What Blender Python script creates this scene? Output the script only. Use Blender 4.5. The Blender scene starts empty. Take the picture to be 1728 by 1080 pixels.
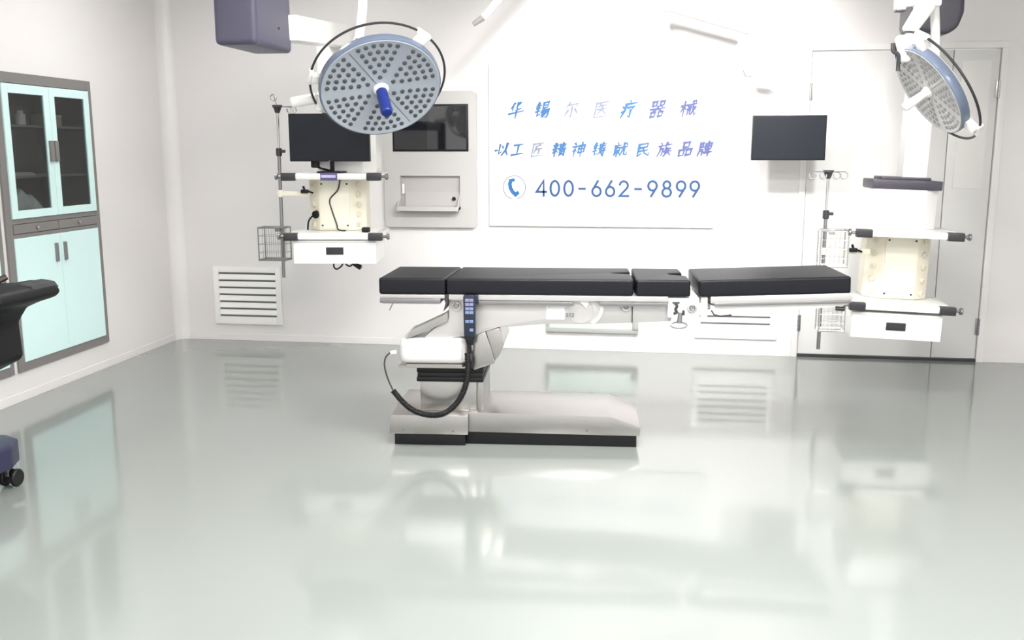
import bpy, bmesh, math, random
from mathutils import Vector, Matrix
PI = math.pi
scene = bpy.context.scene
COL = scene.collection

# ------------------------------------------------------------------ camera, world, exposure
YAW, PITCH, ROLL, FPX = 0.1468, 0.1767, -0.0008, 1607.1
fwd = Vector((-math.sin(YAW)*math.cos(PITCH), math.cos(YAW)*math.cos(PITCH), -math.sin(PITCH)))
rgt = Vector((math.cos(YAW), math.sin(YAW), 0)); upv = rgt.cross(fwd)
c_, s_ = math.cos(ROLL), math.sin(ROLL)
r2 = c_*rgt + s_*upv; u2 = -s_*rgt + c_*upv
cam = bpy.data.objects.new('camera', bpy.data.cameras.new('camera'))
COL.objects.link(cam)
cam.data.sensor_width = 36; cam.data.lens = FPX*36/1728
m = Matrix((r2, u2, -fwd)).transposed().to_4x4(); m.translation = (0, 0, 1.4)
cam.matrix_world = m
scene.camera = cam
scene.view_settings.view_transform = 'Standard'
scene.view_settings.look = 'None'
scene.view_settings.gamma = 1
scene.view_settings.use_curve_mapping = False
scene.view_settings.exposure = 1.28
world = bpy.data.worlds.new('world'); scene.world = world; world.use_nodes = True
world.node_tree.nodes['Background'].inputs[0].default_value = (1, 0.98, 0.97, 1)
world.node_tree.nodes['Background'].inputs[1].default_value = 0.6
PANEL_STRENGTH = 19.0
SPOT_POWER = 104.0

XL, XR, YB, YF, ZC = -3.513, 4.3, 6.62, -1.2, 2.75

# ------------------------------------------------------------------ materials
MATS = {}
def mat(name, col, rough=0.5, metal=0.0, spec=0.5, coat=0.0, emit=None, es=0, alpha=1, trans=0, noise=0, nscale=8, bump=0, bscale=40):
    if name in MATS: return MATS[name]
    M = bpy.data.materials.new(name); M.use_nodes = True
    nt = M.node_tree; b = nt.nodes['Principled BSDF']
    b.inputs['Base Color'].default_value = (*col, 1)
    b.inputs['Roughness'].default_value = rough
    b.inputs['Metallic'].default_value = metal
    b.inputs['Specular IOR Level'].default_value = spec
    b.inputs['Coat Weight'].default_value = coat
    b.inputs['Coat Roughness'].default_value = 0.04
    b.inputs['Transmission Weight'].default_value = trans
    if emit:
        b.inputs['Emission Color'].default_value = (*emit, 1); b.inputs['Emission Strength'].default_value = es
    tc = nt.nodes.new('ShaderNodeTexCoord')
    if noise:
        n = nt.nodes.new('ShaderNodeTexNoise'); n.inputs['Scale'].default_value = nscale; n.inputs['Detail'].default_value = 4
        r = nt.nodes.new('ShaderNodeMix'); r.data_type = 'RGBA'
        r.inputs['A'].default_value = (*[c*(1-noise) for c in col], 1)
        r.inputs['B'].default_value = (*[min(1, c*(1+noise)) for c in col], 1)
        nt.links.new(tc.outputs['Object'], n.inputs['Vector'])
        nt.links.new(n.outputs['Fac'], r.inputs['Factor']); nt.links.new(r.outputs['Result'], b.inputs['Base Color'])
    if bump:
        n = nt.nodes.new('ShaderNodeTexNoise'); n.inputs['Scale'].default_value = bscale; n.inputs['Detail'].default_value = 3
        bp = nt.nodes.new('ShaderNodeBump'); bp.inputs['Strength'].default_value = bump; bp.inputs['Distance'].default_value = 0.01
        nt.links.new(tc.outputs['Object'], n.inputs['Vector'])
        nt.links.new(n.outputs['Fac'], bp.inputs['Height']); nt.links.new(bp.outputs['Normal'], b.inputs['Normal'])
    MATS[name] = M
    return M
WALL = mat('wall_panel', (.76, .735, .735), .35, noise=.02, nscale=1.5)
CEIL = mat('ceiling_panel', (.80, .79, .78), .5, noise=.01)
TRIM = mat('trim_white', (.80, .78, .77), .35, noise=.01)
DOORM = mat('door_paint', (.70, .69, .68), .3, noise=.015, nscale=2)
FLOOR = mat('epoxy_floor', (.228, .248, .234), .13, spec=.5, coat=.35, noise=.03, nscale=.8, bump=.10, bscale=2.2)
BOARD = mat('sign_board', (.66, .66, .66), .4, noise=.005)
WHITE = mat('white_plastic', (.88, .87, .85), .3, noise=.01)
CREAM = mat('cream_panel', (.84, .79, .66), .4, noise=.015)
GREYW = mat('light_grey_plastic', (.62, .62, .62), .35, noise=.01)
MAUVE = mat('mauve_plastic', (.055, .048, .068), .35, noise=.02)
LILAC = mat('lilac_grey_plastic', (.07, .066, .108), .38, noise=.02)
DARK = mat('dark_grey_plastic', (.028, .027, .031), .4, noise=.05)
BLACK = mat('black_rubber', (.006, .006, .007), .45, spec=.3, noise=.05)
LEATHER = mat('black_leather', (.006, .0065, .010), .42, spec=.26, noise=.04, bump=.05, bscale=60)
CHAIRL = mat('chair_black_leather', (.003, .003, .0045), .5, spec=.25, noise=.05)
STEEL = mat('brushed_steel', (.44, .425, .41), .28, metal=1, noise=.03, nscale=12)
SATIN = mat('satin_silver', (.55, .535, .53), .38, metal=.55, noise=.02)
RAILG = mat('rail_grey_steel', (.27, .265, .27), .3, metal=.8, noise=.02)
CHROME = mat('chrome', (.6, .6, .6), .15, metal=1, noise=.01)
PANELG = mat('recess_panel_grey', (.50, .485, .475), .38, noise=.02)
GLASSB = mat('black_glass', (.008, .009, .012), .06, spec=.8, coat=.5, noise=.02)
SCREEN = mat('screen_dark', (.010, .0125, .019), .35, spec=.25, noise=.03)
MINT = mat('mint_enamel', (.66, .87, .86), .3, noise=.012)
CABGREY = mat('cabinet_grey', (.20, .188, .185), .45, noise=.03)
CABIN = mat('cabinet_interior', (.30, .29, .28), .5, noise=.03)
BLUE = mat('handle_blue', (.012, .03, .21), .35, noise=.04)
NAVY = mat('navy_plastic', (.016, .016, .052), .35, noise=.05)
PERI = mat('periwinkle_rim', (.15, .185, .265), .22, noise=.03)
FACE = mat('lamp_face', (.40, .44, .50), .35, noise=.02)
FACE2 = mat('lamp_face_warm', (.48, .47, .46), .35, noise=.02)
LENS = mat('lens_dark', (.085, .09, .10), .2, noise=.1)
LENS2 = mat('lens_grey', (.24, .24, .25), .25, noise=.1)
FILL = mat('fill_light_diffuser', (1, 1, 1), .5, emit=(1, .985, .96), es=PANEL_STRENGTH, noise=.005)
INKB = mat('ink_blue', (.015, .12, .32), .5, noise=.15, nscale=6)
INKT = mat('ink_steel_blue', (.03, .12, .30), .5, noise=.2, nscale=6)
INKP = mat('ink_violet_blue', (.07, .09, .26), .5, noise=.2, nscale=6)
INKG = mat('ink_faded', (.20, .22, .30), .5, noise=.15, nscale=6)
NUMB = mat('ink_number', (.008, .06, .19), .5, noise=.05)
SLOT = mat('vent_slot', (.16, .155, .15), .6, noise=.03)
KEYL = mat('key_lilac', (.20, .20, .36), .4, noise=.05)
KEYB = mat('key_blue', (.16, .22, .38), .4, noise=.05)
REMB = mat('remote_blue', (.007, .011, .028), .35, noise=.04)
PALEG = mat('pale_green_panel', (.70, .80, .74), .4, noise=.01)
ALU = mat('aluminium_frame', (.42, .44, .42), .35, metal=.3, noise=.03)
BEIGE = mat('beige_card', (.55, .46, .38), .6, noise=.05)
BAG = mat('white_plastic_bag', (.9, .88, .87), .35, noise=.2, nscale=14, bump=.6, bscale=14)
gl = bpy.data.materials.new('cabinet_glass'); gl.use_nodes = True
nt = gl.node_tree; nt.nodes.clear()
o_ = nt.nodes.new('ShaderNodeOutputMaterial'); mx = nt.nodes.new('ShaderNodeMixShader')
tr = nt.nodes.new('ShaderNodeBsdfTransparent'); tr.inputs[0].default_value = (.62, .64, .64, 1)
gg = nt.nodes.new('ShaderNodeBsdfGlossy'); gg.inputs['Roughness'].default_value = .05
mx.inputs[0].default_value = .06
nt.links.new(tr.outputs[0], mx.inputs[1]); nt.links.new(gg.outputs[0], mx.inputs[2]); nt.links.new(mx.outputs[0], o_.inputs[0])
GLASS = gl

# ------------------------------------------------------------------ mesh builder
class B:
    """collects shapes in world (or thing-local) coordinates, org is subtracted"""
    def __init__(s, org=(0, 0, 0)):
        s.bm = bmesh.new(); s.o = Vector(org)
    def _put(s, verts, faces, M=None):
        vs = []
        for v in verts:
            v = Vector(v)
            if M is not None: v = M @ v
            vs.append(s.bm.verts.new(v - s.o))
        for f in faces:
            try: s.bm.faces.new([vs[i] for i in f])
            except ValueError: pass
        return vs
    def _merge(s, bm2, M=None):
        bmesh.ops.recalc_face_normals(bm2, faces=bm2.faces)
        bm2.verts.ensure_lookup_table()
        for i, v in enumerate(bm2.verts): v.index = i
        s._put([v.co.copy() for v in bm2.verts], [[v.index for v in f.verts] for f in bm2.faces], M)
        bm2.free()
    def box(s, lo, hi, bev=0, M=None, seg=2):
        b2 = bmesh.new()
        bmesh.ops.create_cube(b2, size=1)
        lo, hi = Vector(lo), Vector(hi)
        for v in b2.verts:
            v.co = Vector([(lo[i]+hi[i])/2 + v.co[i]*(hi[i]-lo[i]) for i in range(3)])
        if bev: bmesh.ops.bevel(b2, geom=list(b2.edges), offset=bev, segments=seg, profile=.6, affect='EDGES')
        s._merge(b2, M); return s
    def prism(s, pts, axis, a, b, bev=0, M=None, seg=2):
        """polygon pts (2D) extruded along axis from a to b; axis x: pts=(y,z); y: (x,z); z: (x,y)"""
        b2 = bmesh.new()
        def P(p, t):
            return {'x': (t, p[0], p[1]), 'y': (p[0], t, p[1]), 'z': (p[0], p[1], t)}[axis]
        va = [b2.verts.new(P(p, a)) for p in pts]; vb = [b2.verts.new(P(p, b)) for p in pts]
        n = len(pts)
        b2.faces.new(va); b2.faces.new(vb[::-1])
        for i in range(n): b2.faces.new([va[i], vb[i], vb[(i+1) % n], va[(i+1) % n]])
        bmesh.ops.recalc_face_normals(b2, faces=b2.faces)
        if bev: bmesh.ops.bevel(b2, geom=list(b2.edges), offset=bev, segments=seg, profile=.6, affect='EDGES')
        s._merge(b2, M); return s
    def lathe(s, prof, M=None, n=32):
        """profile (r, z) about local z"""
        vs, fs = [], []
        k = len(prof)
        for i in range(n):
            a = 2*PI*i/n
            for r, z in prof: vs.append((r*math.cos(a), r*math.sin(a), z))
        for i in range(n):
            j = (i+1) % n
            for q in range(k-1): fs.append((i*k+q, j*k+q, j*k+q+1, i*k+q+1))
        b2 = bmesh.new(); vv = [b2.verts.new(v) for v in vs]
        for f in fs:
            b2.faces.new([vv[i] for i in f])
        bmesh.ops.remove_doubles(b2, verts=b2.verts, dist=1e-5)
        s._merge(b2, M); return s
    def cyl(s, p0, p1, r, r1=None, n=16, bev=0):
        p0, p1 = Vector(p0), Vector(p1); d = p1-p0; L = d.length
        M = Matrix.Translation(p0) @ d.to_track_quat('Z', 'Y').to_matrix().to_4x4()
        r1 = r if r1 is None else r1
        if bev: prof = [(0, 0), (r-bev, 0), (r, bev), (r1, L-bev), (r1-bev, L), (0, L)]
        else: prof = [(0, 0), (r, 0), (r1, L), (0, L)]
        return s.lathe(prof, M, n)
    def tube(s, pts, r, n=8, closed=False, smooth=0):
        P = [Vector(p) for p in pts]
        if smooth:
            Q = []
            m_ = len(P)
            rng = range(m_ if closed else m_-1)
            for i in rng:
                p0 = P[(i-1) % m_] if (closed or i > 0) else P[i]
                p1 = P[i]; p2 = P[(i+1) % m_]
                p3 = P[(i+2) % m_] if (closed or i+2 < m_) else p2
                for t in range(smooth):
                    t = t/smooth
                    Q.append(.5*((2*p1)+(-p0+p2)*t+(2*p0-5*p1+4*p2-p3)*t*t+(-p0+3*p1-3*p2+p3)*t**3))
            if not closed: Q.append(P[-1])
            P = Q
        m_ = len(P); rings = []
        T0 = None; N = None
        for i in range(m_):
            if closed: T = (P[(i+1) % m_]-P[(i-1) % m_]).normalized()
            else: T = (P[min(i+1, m_-1)]-P[max(i-1, 0)]).normalized()
            if N is None:
                N = T.orthogonal().normalized()
            else:
                N = (N - T*N.dot(T)).normalized()
            Bn = T.cross(N)
            rr = r[i] if isinstance(r, (list, tuple)) else r
            rings.append([P[i]+(N*math.cos(2*PI*k/n)+Bn*math.sin(2*PI*k/n))*rr for k in range(n)])
        vs = [v for g in rings for v in g]; fs = []
        for i in range(m_ if closed else m_-1):
            j = (i+1) % m_
            for k in range(n): fs.append((i*n+k, i*n+(k+1) % n, j*n+(k+1) % n, j*n+k))
        if not closed: fs += [tuple(range(n))[::-1], tuple((m_-1)*n+k for k in range(n))]
        s._put(vs, fs); return s
    def ball(s, c, r, sc=(1, 1, 1), n=16):
        prof = [(r*math.sin(PI*i/n), -r*math.cos(PI*i/n)) for i in range(n+1)]
        M = Matrix.Translation(Vector(c)) @ Matrix.Diagonal((*sc, 1))
        return s.lathe(prof, M, n*2)
    def ribbon(s, pts, w0, w1, y):
        """flat brush stroke in the xz plane at depth y, one joined strip; each stroke lies a hair above the last"""
        s.k = getattr(s, 'k', 0) + 1
        y = y - .0003*s.k
        closed = math.dist(pts[0], pts[-1]) < 1e-6
        if closed: pts = pts[:-1]
        n = len(pts); acc = [0]
        for i in range(1, n): acc.append(acc[-1]+math.dist(pts[i], pts[i-1]))
        L = acc[-1] or 1
        vs = []
        for i in range(n):
            a = pts[(i-1) % n] if (closed or i > 0) else pts[i]
            c = pts[(i+1) % n] if (closed or i < n-1) else pts[i]
            p = pts[i]
            def un(u, v):
                d = math.hypot(v[0]-u[0], v[1]-u[1]); return ((v[0]-u[0])/d, (v[1]-u[1])/d) if d > 1e-9 else None
            d1, d2 = un(a, p), un(p, c); d1 = d1 or d2; d2 = d2 or d1
            tx, tz = d1[0]+d2[0], d1[1]+d2[1]; l = math.hypot(tx, tz)
            if l < 1e-6: tx, tz, l = d1[0], d1[1], 1
            tx, tz = tx/l, tz/l
            cs = max(.45, tx*d1[0]+tz*d1[1])
            w = (w0+(w1-w0)*acc[i]/L)/2/cs
            px_, pz_ = p
            if not closed and i == 0: px_ -= tx*w0*.35; pz_ -= tz*w0*.35
            if not closed and i == n-1: px_ += tx*w1*.35; pz_ += tz*w1*.35
            vs += [(px_-tz*w, y, pz_+tx*w), (px_+tz*w, y, pz_-tx*w)]
        fs = [(2*i, 2*i+1, (2*i+3) % (2*n), (2*i+2) % (2*n)) for i in range(n if closed else n-1)]
        s._put(vs, fs)
        return s

def obj(name, b, m_, parent=None, smooth=True, label=None):
    me = bpy.data.meshes.new(name)
    b.bm.normal_update(); b.bm.to_mesh(me); b.bm.free()
    me.materials.append(m_)
    o = bpy.data.objects.new(name, me); COL.objects.link(o)
    if smooth:
        for p in me.polygons: p.use_smooth = True
        try: me.set_sharp_from_angle(angle=math.radians(35))
        except Exception: pass
    if parent: o.parent = parent
    if label: o['label'] = label
    return o
def tag(o, label, cat, group=None):
    o['label'] = label; o['category'] = cat
    if group: o['group'] = group
    return o
def thing(name, label, cat, loc=(0, 0, 0), rotz=0, group=None):
    o = bpy.data.objects.new(name, None); COL.objects.link(o)
    o.location = loc; o.rotation_euler = (0, 0, rotz)
    o.empty_display_size = .05
    return tag(o, label, cat, group)
def struct(name, b, m_, parent=None, smooth=False):
    o = obj(name, b, m_, parent, smooth)
    if parent is None: o['kind'] = 'structure'
    return o

# ------------------------------------------------------------------ room
struct('floor', B().box((XL-.3, YF-3, -.1), (XR+.3, YB+.3, 0)), FLOOR)
struct('ceiling', B().box((XL-.3, YF-.5, ZC), (XR+.3, YB+.3, ZC+.1)), CEIL)
DX0, DX1, DZ = .985, 2.17, 2.045
# back wall: door opening left out of the mesh
bw = B()
bw.box((XL-.2, YB, 0), (DX0, YB+.15, ZC)); bw.box((DX1, YB, 0), (XR+.2, YB+.15, ZC)); bw.box((DX0, YB, DZ), (DX1, YB+.15, ZC))
struct('wall_back', bw, WALL)
# left wall with the two cabinet niches left open
CY0, CY1, CZ0, CZ1 = 4.765, 5.655, .167, 1.822
C2Y0, C2Y1 = 3.82, 4.71
lw = B()
lw.box((XL-.42, YF-.5, 0), (XL, C2Y0, ZC)); lw.box((XL-.42, C2Y1, 0), (XL, CY0, ZC)); lw.box((XL-.42, CY1, 0), (XL, YB+.15, ZC))
for a, b_ in ((C2Y0, C2Y1), (CY0, CY1)):
    lw.box((XL-.42, a, 0), (XL, b_, CZ0)); lw.box((XL-.42, a, CZ1), (XL, b_, ZC))
struct('wall_left', lw, WALL)
struct('wall_right', B().box((XR, YF-.5, 0), (XR+.15, YB+.15, ZC)), WALL)
# cove at the left back corner
cv = B()
pts = [(XL, YB), (XL+.085, YB)] + [(XL+.085-.085*math.sin(a), YB-.085+.085*math.cos(a)-.0) for a in [PI/2*i/8 for i in range(1, 8)]] + [(XL, YB-.085)]
cv.prism(pts, 'z', 0, ZC)
struct('trim_1', cv, TRIM)
struct('baseboard_back', B().box((XL+.085, YB-.004, 0), (DX0-.03, YB, .05), .002).box((DX1+.03, YB-.004, 0), (XR, YB, .05), .002), WALL)
struct('baseboard_left', B().box((XL, YF, 0), (XL+.004, YB-.085, .05), .002), WALL)
# door
dr = bpy.data.objects.new('door_1', None); COL.objects.link(dr); dr.location = (DX0, YB, 0); dr['kind'] = 'structure'
O = (DX0, YB, 0)
fr = B(O).box((DX0-.03, YB-.015, 0), (DX0+.012, YB+.08, DZ-.012), .003).box((DX1-.012, YB-.015, 0), (DX1+.03, YB+.08, DZ-.012), .003).box((DX0-.03, YB-.015, DZ-.012), (DX1+.03, YB+.08, DZ+.03), .003)
obj('door_frame', fr, TRIM, dr)
obj('door_leaf', B(O).box((DX0+.016, YB+.004, .022), (1.870, YB+.05, DZ-.018), .002), DOORM, dr)
obj('door_leaf', B(O).box((1.876, YB+.004, .022), (DX1-.016, YB+.05, DZ-.018), .002), DOORM, dr)
obj('raised_panel', B(O).box((1.925, YB-.002, 1.15), (2.105, YB+.006, 1.96), .002), mat('door_light_panel', (.78, .76, .74), .3, noise=.01), dr)
obj('threshold', B(O).box((DX0+.012, YB-.006, 0), (DX1-.012, YB+.06, .016)), DARK, dr)
for x, z in ((DX0+.012, 1.775), (DX0+.012, .235), (DX1-.014, 1.78), (DX1-.014, .24)):
    h = B(O)
    for k in range(4): h.cyl((x, YB-.012, z-.055+k*.028), (x, YB-.012, z-.029+k*.028), .0075, n=10)
    h.box((x-.016, YB-.006, z-.055), (x+.016, YB+.006, z+.055), .001)
    obj('hinge', h, RAILG if z < 1 else STEEL, dr)
# ------------------------------------------------------------------ unseen ceiling lights added to fill the room (off the top of the frame)
LP = [(-.1, 3.7, 'farthest of the middle row'), (-2.45, 5.1, 'small one nearest the left back corner'), (-.1, 1.9, 'centre one of the middle row'), (-2.45, 1.2, 'square one near the left wall'), (2.3, 1.7, 'farther one of the right row'), (-.1, .1, 'nearest of the middle row'), (2.3, .0, 'nearer one of the right row')]
def added_ceiling_light(x, y, sx, sy, m_, label, group):
    t = thing('added_ceiling_light', label, 'added ceiling light', (x, y, ZC), 0, group)
    f = B((0, 0, 0))
    f.box((-sx/2, -sy/2, -.03), (sx/2, -sy/2+.02, 0)).box((-sx/2, sy/2-.02, -.03), (sx/2, sy/2, 0)).box((-sx/2, -sy/2+.02, -.03), (-sx/2+.02, sy/2-.02, 0)).box((sx/2-.02, -sy/2+.02, -.03), (sx/2, sy/2-.02, 0))
    obj('frame', f, WHITE, t, False)
    obj('diffuser', B().box((-sx/2+.02, -sy/2+.02, -.024), (sx/2-.02, sy/2-.02, -.012)), m_, t, False)
for x, y, w in LP:
    sx, sy = (1.2, .6) if x > -1 else ((.6, .3) if y > 3 else (.6, .6))
    added_ceiling_light(x, y, sx, sy, FILL, 'white edged light panel added for fill, ' + w, 'added fill light panels')
def added_spotlight(x, y, aim, power, label):
    """unseen lamp added to brighten the sign wall, with a ceiling fixture"""
    t = thing('added_spotlight', label, 'added_spotlight', (x, y, ZC), 0, None)
    hp = Vector((0, 0, -.13)); d = (Vector(aim)-Vector((x, y, ZC-.13))).normalized()
    obj('ceiling_mount', B().cyl((0, 0, -.02), (0, 0, 0), .05, n=24, bev=.004).cyl((0, 0, -.13), (0, 0, -.02), .010, n=12), WHITE, t)
    obj('lamp_head', B().cyl(hp-d*.08, hp+d*.05, .045, .055, n=28, bev=.004), WHITE, t)
    L = bpy.data.lights.new('added_spot_lamp', 'SPOT'); L.energy = power; L.color = (1, .985, .965)
    L.spot_size = math.radians(72); L.spot_blend = .9; L.shadow_soft_size = .09
    o = bpy.data.objects.new('added_spot_lamp', L); COL.objects.link(o); o.parent = t
    o.location = hp+d*.075; o.rotation_euler = d.to_track_quat('-Z', 'Y').to_euler()
added_spotlight(1.0, 3.9, (.12, 6.6, 1.25), SPOT_POWER, 'added unseen lamp aimed at the sign wall, right one of two')
added_spotlight(-.35, 3.8, (.0, 6.6, 1.25), SPOT_POWER, 'added unseen lamp aimed at the sign wall, left one of two')

# ------------------------------------------------------------------ wall vents
def vent(x0, x1, z0, z1, slots, label):
    t = thing('air_vent', label, 'vent', ((x0+x1)/2, YB, z0), 0, None)
    O = ((x0+x1)/2, YB, z0); e = .042
    obj('backing', B(O).box((x0+.01, YB-.006, z0+.01), (x1-.01, YB-.002, z1-.01)), SLOT, t, False)
    f = B(O).box((x0, YB-.02, z0), (x0+e, YB-.002, z1), .003).box((x1-e, YB-.02, z0), (x1, YB-.002, z1), .003)
    f.box((x0+e, YB-.02, slots[0]+.008), (x1-e, YB-.002, z1), .002)
    f.box((x0+e, YB-.02, z0), (x1-e, YB-.002, slots[-1]-.008), .002)
    obj('frame', f, WHITE, t)
    for a, b_ in zip(slots[:-1], slots[1:]):
        lb = B(O).prism([(YB-.018, b_+.006), (YB-.020, b_+.012), (YB-.010, a-.008), (YB-.004, a-.008), (YB-.012, b_+.008)], 'x', x0+e, x1-e)
        obj('louvre', lb, WHITE, t, False)
vent(-3.215, -2.690, .126, .556, [.505-.0525*i for i in range(7)], 'white louvred wall vent with seven slots low on the back wall, left side')
vent(.30, .852, .116, .520, [.470, .422, .372, .322, .270, .222], 'white louvred wall vent on the back wall below the leg end of the table')
# framed box low on the wall behind the table
t = thing('wall_box', 'low framed pale green wall panel behind the operating table', 'wall panel', (-.41, YB, .134))
O = (-.41, YB, .134)
obj('panel', B(O).box((-.715, YB-.02, .15), (-.10, YB-.002, .315)), PALEG, t, False)
obj('frame', B(O).box((-.73, YB-.035, .134), (-.085, YB-.001, .166), .003).box((-.73, YB-.035, .31), (-.085, YB-.001, .335), .003).box((-.73, YB-.035, .166), (-.705, YB-.001, .31), .003).box((-.108, YB-.035, .166), (-.085, YB-.001, .31), .003), ALU, t)
obj('latch', B(O).box((-.125, YB-.05, .165), (-.083, YB-.034, .232), .006), ALU, t)

# ------------------------------------------------------------------ sign board
t = thing('sign_board', 'large white wall sign with blue brush lettering and a phone number', 'sign', (-.366, YB, .877))
O = (-.366, YB, .877); YS = YB-.0255
obj('board', B(O).box((-1.135, YB-.025, .877), (.403, YB-.001, 1.98), .002), BOARD, t, False)
Z = lambda *a: list(a)
JIN = [[(2.2,.8),(.8,3)],[(1.8,2.4),(3.6,2.2)],[(1.2,4),(3.2,3.8)],[(.8,5.8),(3.4,5.4)],[(2.2,2.4),(2,8.2),(3.6,7.2)]]
def sq(x0, y0, x1, y1): return [[(x0, y0), (x0+.2, y1)], [(x0, y0), (x1, y0-.1), (x1-.3, y1)], [(x0, y1), (x1-.2, y1-.1)]]
CH = {
 'hua': [[(3.2,1),(1.2,4)],[(2.4,3),(2.4,5.2)],[(6.8,1),(4.6,3.2)],[(5.2,.8),(5,4.2),(6,4.9),(7.8,4.3)],[(.5,6.9),(9.5,6.0)],[(5,5.2),(5,9.8)]],
 'xi': JIN+[[(5,1),(4.8,4.2)],[(5,1.2),(8,.8),(7.6,3.8)],[(5,2.6),(7.6,2.4)],[(5,4.1),(7.6,3.8)],[(5.6,4.6),(4.2,6.8)],[(5.2,5.6),(8.8,5.2),(8.4,9),(7.2,9.6)],[(6.4,5.8),(4.6,8.6)],[(7.6,5.8),(5.6,9.4)]],
 'er': [[(3.4,.8),(1.4,3.6)],[(3,2.4),(8.2,2),(7.6,3.6)],[(5.2,3.6),(5.2,9.2),(4.2,8.6)],[(3,5.2),(1.4,8)],[(7.2,5),(9,7.6)]],
 'yi': [[(1.4,1.4),(8.6,1)],[(1.6,1.4),(1.5,9.2),(9.2,9.0)],[(4.4,2),(3,4)],[(4,3),(7.6,2.8)],[(2.8,5),(8.4,4.8)],[(5.6,3),(5.4,5),(3,7.8)],[(5.6,5.2),(8,7.8)]],
 'liao': [[(4.8,.2),(5.4,1.4)],[(2.6,2.2),(9,1.8)],[(2.8,2.2),(2.6,5.6),(.8,9.4)],[(1.2,3.4),(1.8,4.4)],[(.8,6.4),(2.4,5.4)],[(4.2,4.2),(7.8,3.8),(6,5.8)],[(6,5.6),(6,9.4),(4.8,8.8)]],
 'qi': sq(1.6,1,4,3.2)+sq(6,1,8.4,3.2)+sq(1.6,6.8,4,9.2)+sq(6,6.8,8.4,9.2)+[[(.8,5),(9.2,4.8)],[(5,3.6),(4.6,5),(1.4,7)],[(5.2,5),(8.8,7)],[(7,3.6),(7.6,4.2)]],
 'xie': [[(.6,3.2),(3.8,2.8)],[(2.2,.8),(2.2,9.2)],[(2.1,3.4),(.6,6.4)],[(2.4,4),(3.6,5.4)],[(4,3),(9.2,2.6)],[(4.4,5.4),(6.4,5.2)],[(5,4),(4.6,8.4)],[(6,4),(6,8.2)],[(7,.8),(7.6,5.6),(9,9),(9.4,7.6)],[(8.8,4.4),(6.8,8.4)],[(8.2,1),(8.8,1.8)]],
 'yi3': [[(.4,5.2),(2.2,5.0)],[(3.2,1.6),(3.2,7.6),(5,6.4)],[(5.2,3),(6,4.4)],[(8.4,1.4),(7.8,5.6),(5.4,9)],[(7.8,6),(9.6,8.8)]],
 'gong': [[(2,2),(8,1.8)],[(5,2),(4.8,8)],[(1,8.2),(9.2,7.8)]],
 'jiang': [[(1.4,1.2),(8.6,1)],[(1.6,1.2),(1.6,9.2),(9,9)],[(6.6,2),(3.8,3)],[(4,3),(2.8,7.4)],[(4,4.8),(8,4.6)],[(6.2,4.8),(6,8)]],
 'jing': [[(.8,2),(1.4,3.4)],[(3.4,1.8),(2.8,3.4)],[(.4,4.4),(4,4.2)],[(2,.8),(2,9.2)],[(2,4.8),(.6,7)],[(2.2,5),(3.8,6.6)],[(5,2),(9,1.8)],[(5.2,3.2),(8.8,3)],[(4.6,4.6),(9.4,4.4)],[(7,.8),(7,4.4)],[(5.6,5.4),(5.4,9.4)],[(5.6,5.6),(8.6,5.4),(8.6,9.2),(7.8,8.8)],[(5.8,6.8),(8.4,6.6)],[(5.8,8),(8.4,7.8)]],
 'shen': [[(2,.8),(2.8,1.8)],[(.8,3),(3.6,2.8),(1,6)],[(2.2,4.6),(2.2,9.4)],[(2.6,5),(3.6,6)],[(5,2.6),(5,7.2)],[(5,2.8),(9,2.6),(8.8,7)],[(5,4.8),(8.8,4.6)],[(5,7),(8.8,6.8)],[(7,.6),(7,9.8)]],
 'zhu': JIN+[[(5,1.8),(9,1.6)],[(5.2,3),(8.8,2.8)],[(4.6,4.4),(9.4,4.2)],[(7,.6),(6.4,4.6),(4.4,8.4)],[(5.6,6),(9.4,5.8)],[(8,4.8),(8,9.4),(7,8.8)],[(6.4,7),(7,8)]],
 'jiu': [[(2.4,.6),(2.8,1.6)],[(.6,2.4),(4.6,2.2)],[(1.2,3.6),(1.2,5.6),(4,5.4),(4,3.6),(1.2,3.6)],[(2.6,5.6),(2.6,9.2),(2,8.8)],[(1.4,6.6),(.8,8.2)],[(3.6,6.6),(4.4,7.8)],[(5,3.8),(9.4,3.4)],[(6.8,1),(6.6,4.8),(4.8,9)],[(7.4,4),(7.4,8.2),(9.4,8.6),(9.4,7.2)],[(8.2,1.4),(9,2.4)]],
 'min': [[(2,1.6),(7.8,1.4),(7.6,3.8)],[(2,3.9),(7.6,3.6)],[(2,1.6),(2,9),(4.2,7.6)],[(2.2,6),(8.4,5.6)],[(5,4),(6.4,7.4),(9.4,9.2),(9.4,7.4)]],
 'zu': [[(2,.8),(2.6,1.8)],[(.6,2.6),(4.4,2.4)],[(2,2.8),(1.8,6),(.6,9)],[(2,4.6),(3.8,4.4),(3.4,8.6),(2.6,8.2)],[(6,.8),(5,3)],[(5.6,2.2),(9.2,2)],[(6,3.8),(5,5.4)],[(5.6,4.8),(9,4.6)],[(4.8,6.4),(9.4,6.2)],[(7.2,4.6),(6.8,6.6),(4.8,9.4)],[(7.2,6.6),(9.4,9.2)]],
 'pin': sq(3.2,1,7,4)+sq(1,5.6,4.4,9)+sq(5.8,5.6,9.2,9),
 'pai': [[(1.4,1),(1.4,5.6),(.5,9)],[(3,.8),(3,3.8)],[(1.4,3.8),(4.2,3.6)],[(1.6,5.8),(3.2,5.6),(3.2,9)],[(6.6,.6),(6,1.8)],[(5,2),(5,5.4)],[(5,2),(8.8,1.8),(8.6,5.2)],[(5,3.6),(8.6,3.4)],[(5,5.3),(8.6,5.1)],[(7,2),(6.8,5),(5,6.8)],[(4.6,7.4),(9.6,7.2)],[(7.2,5.6),(7.2,9.8)]],
}
random.seed(4)
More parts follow.
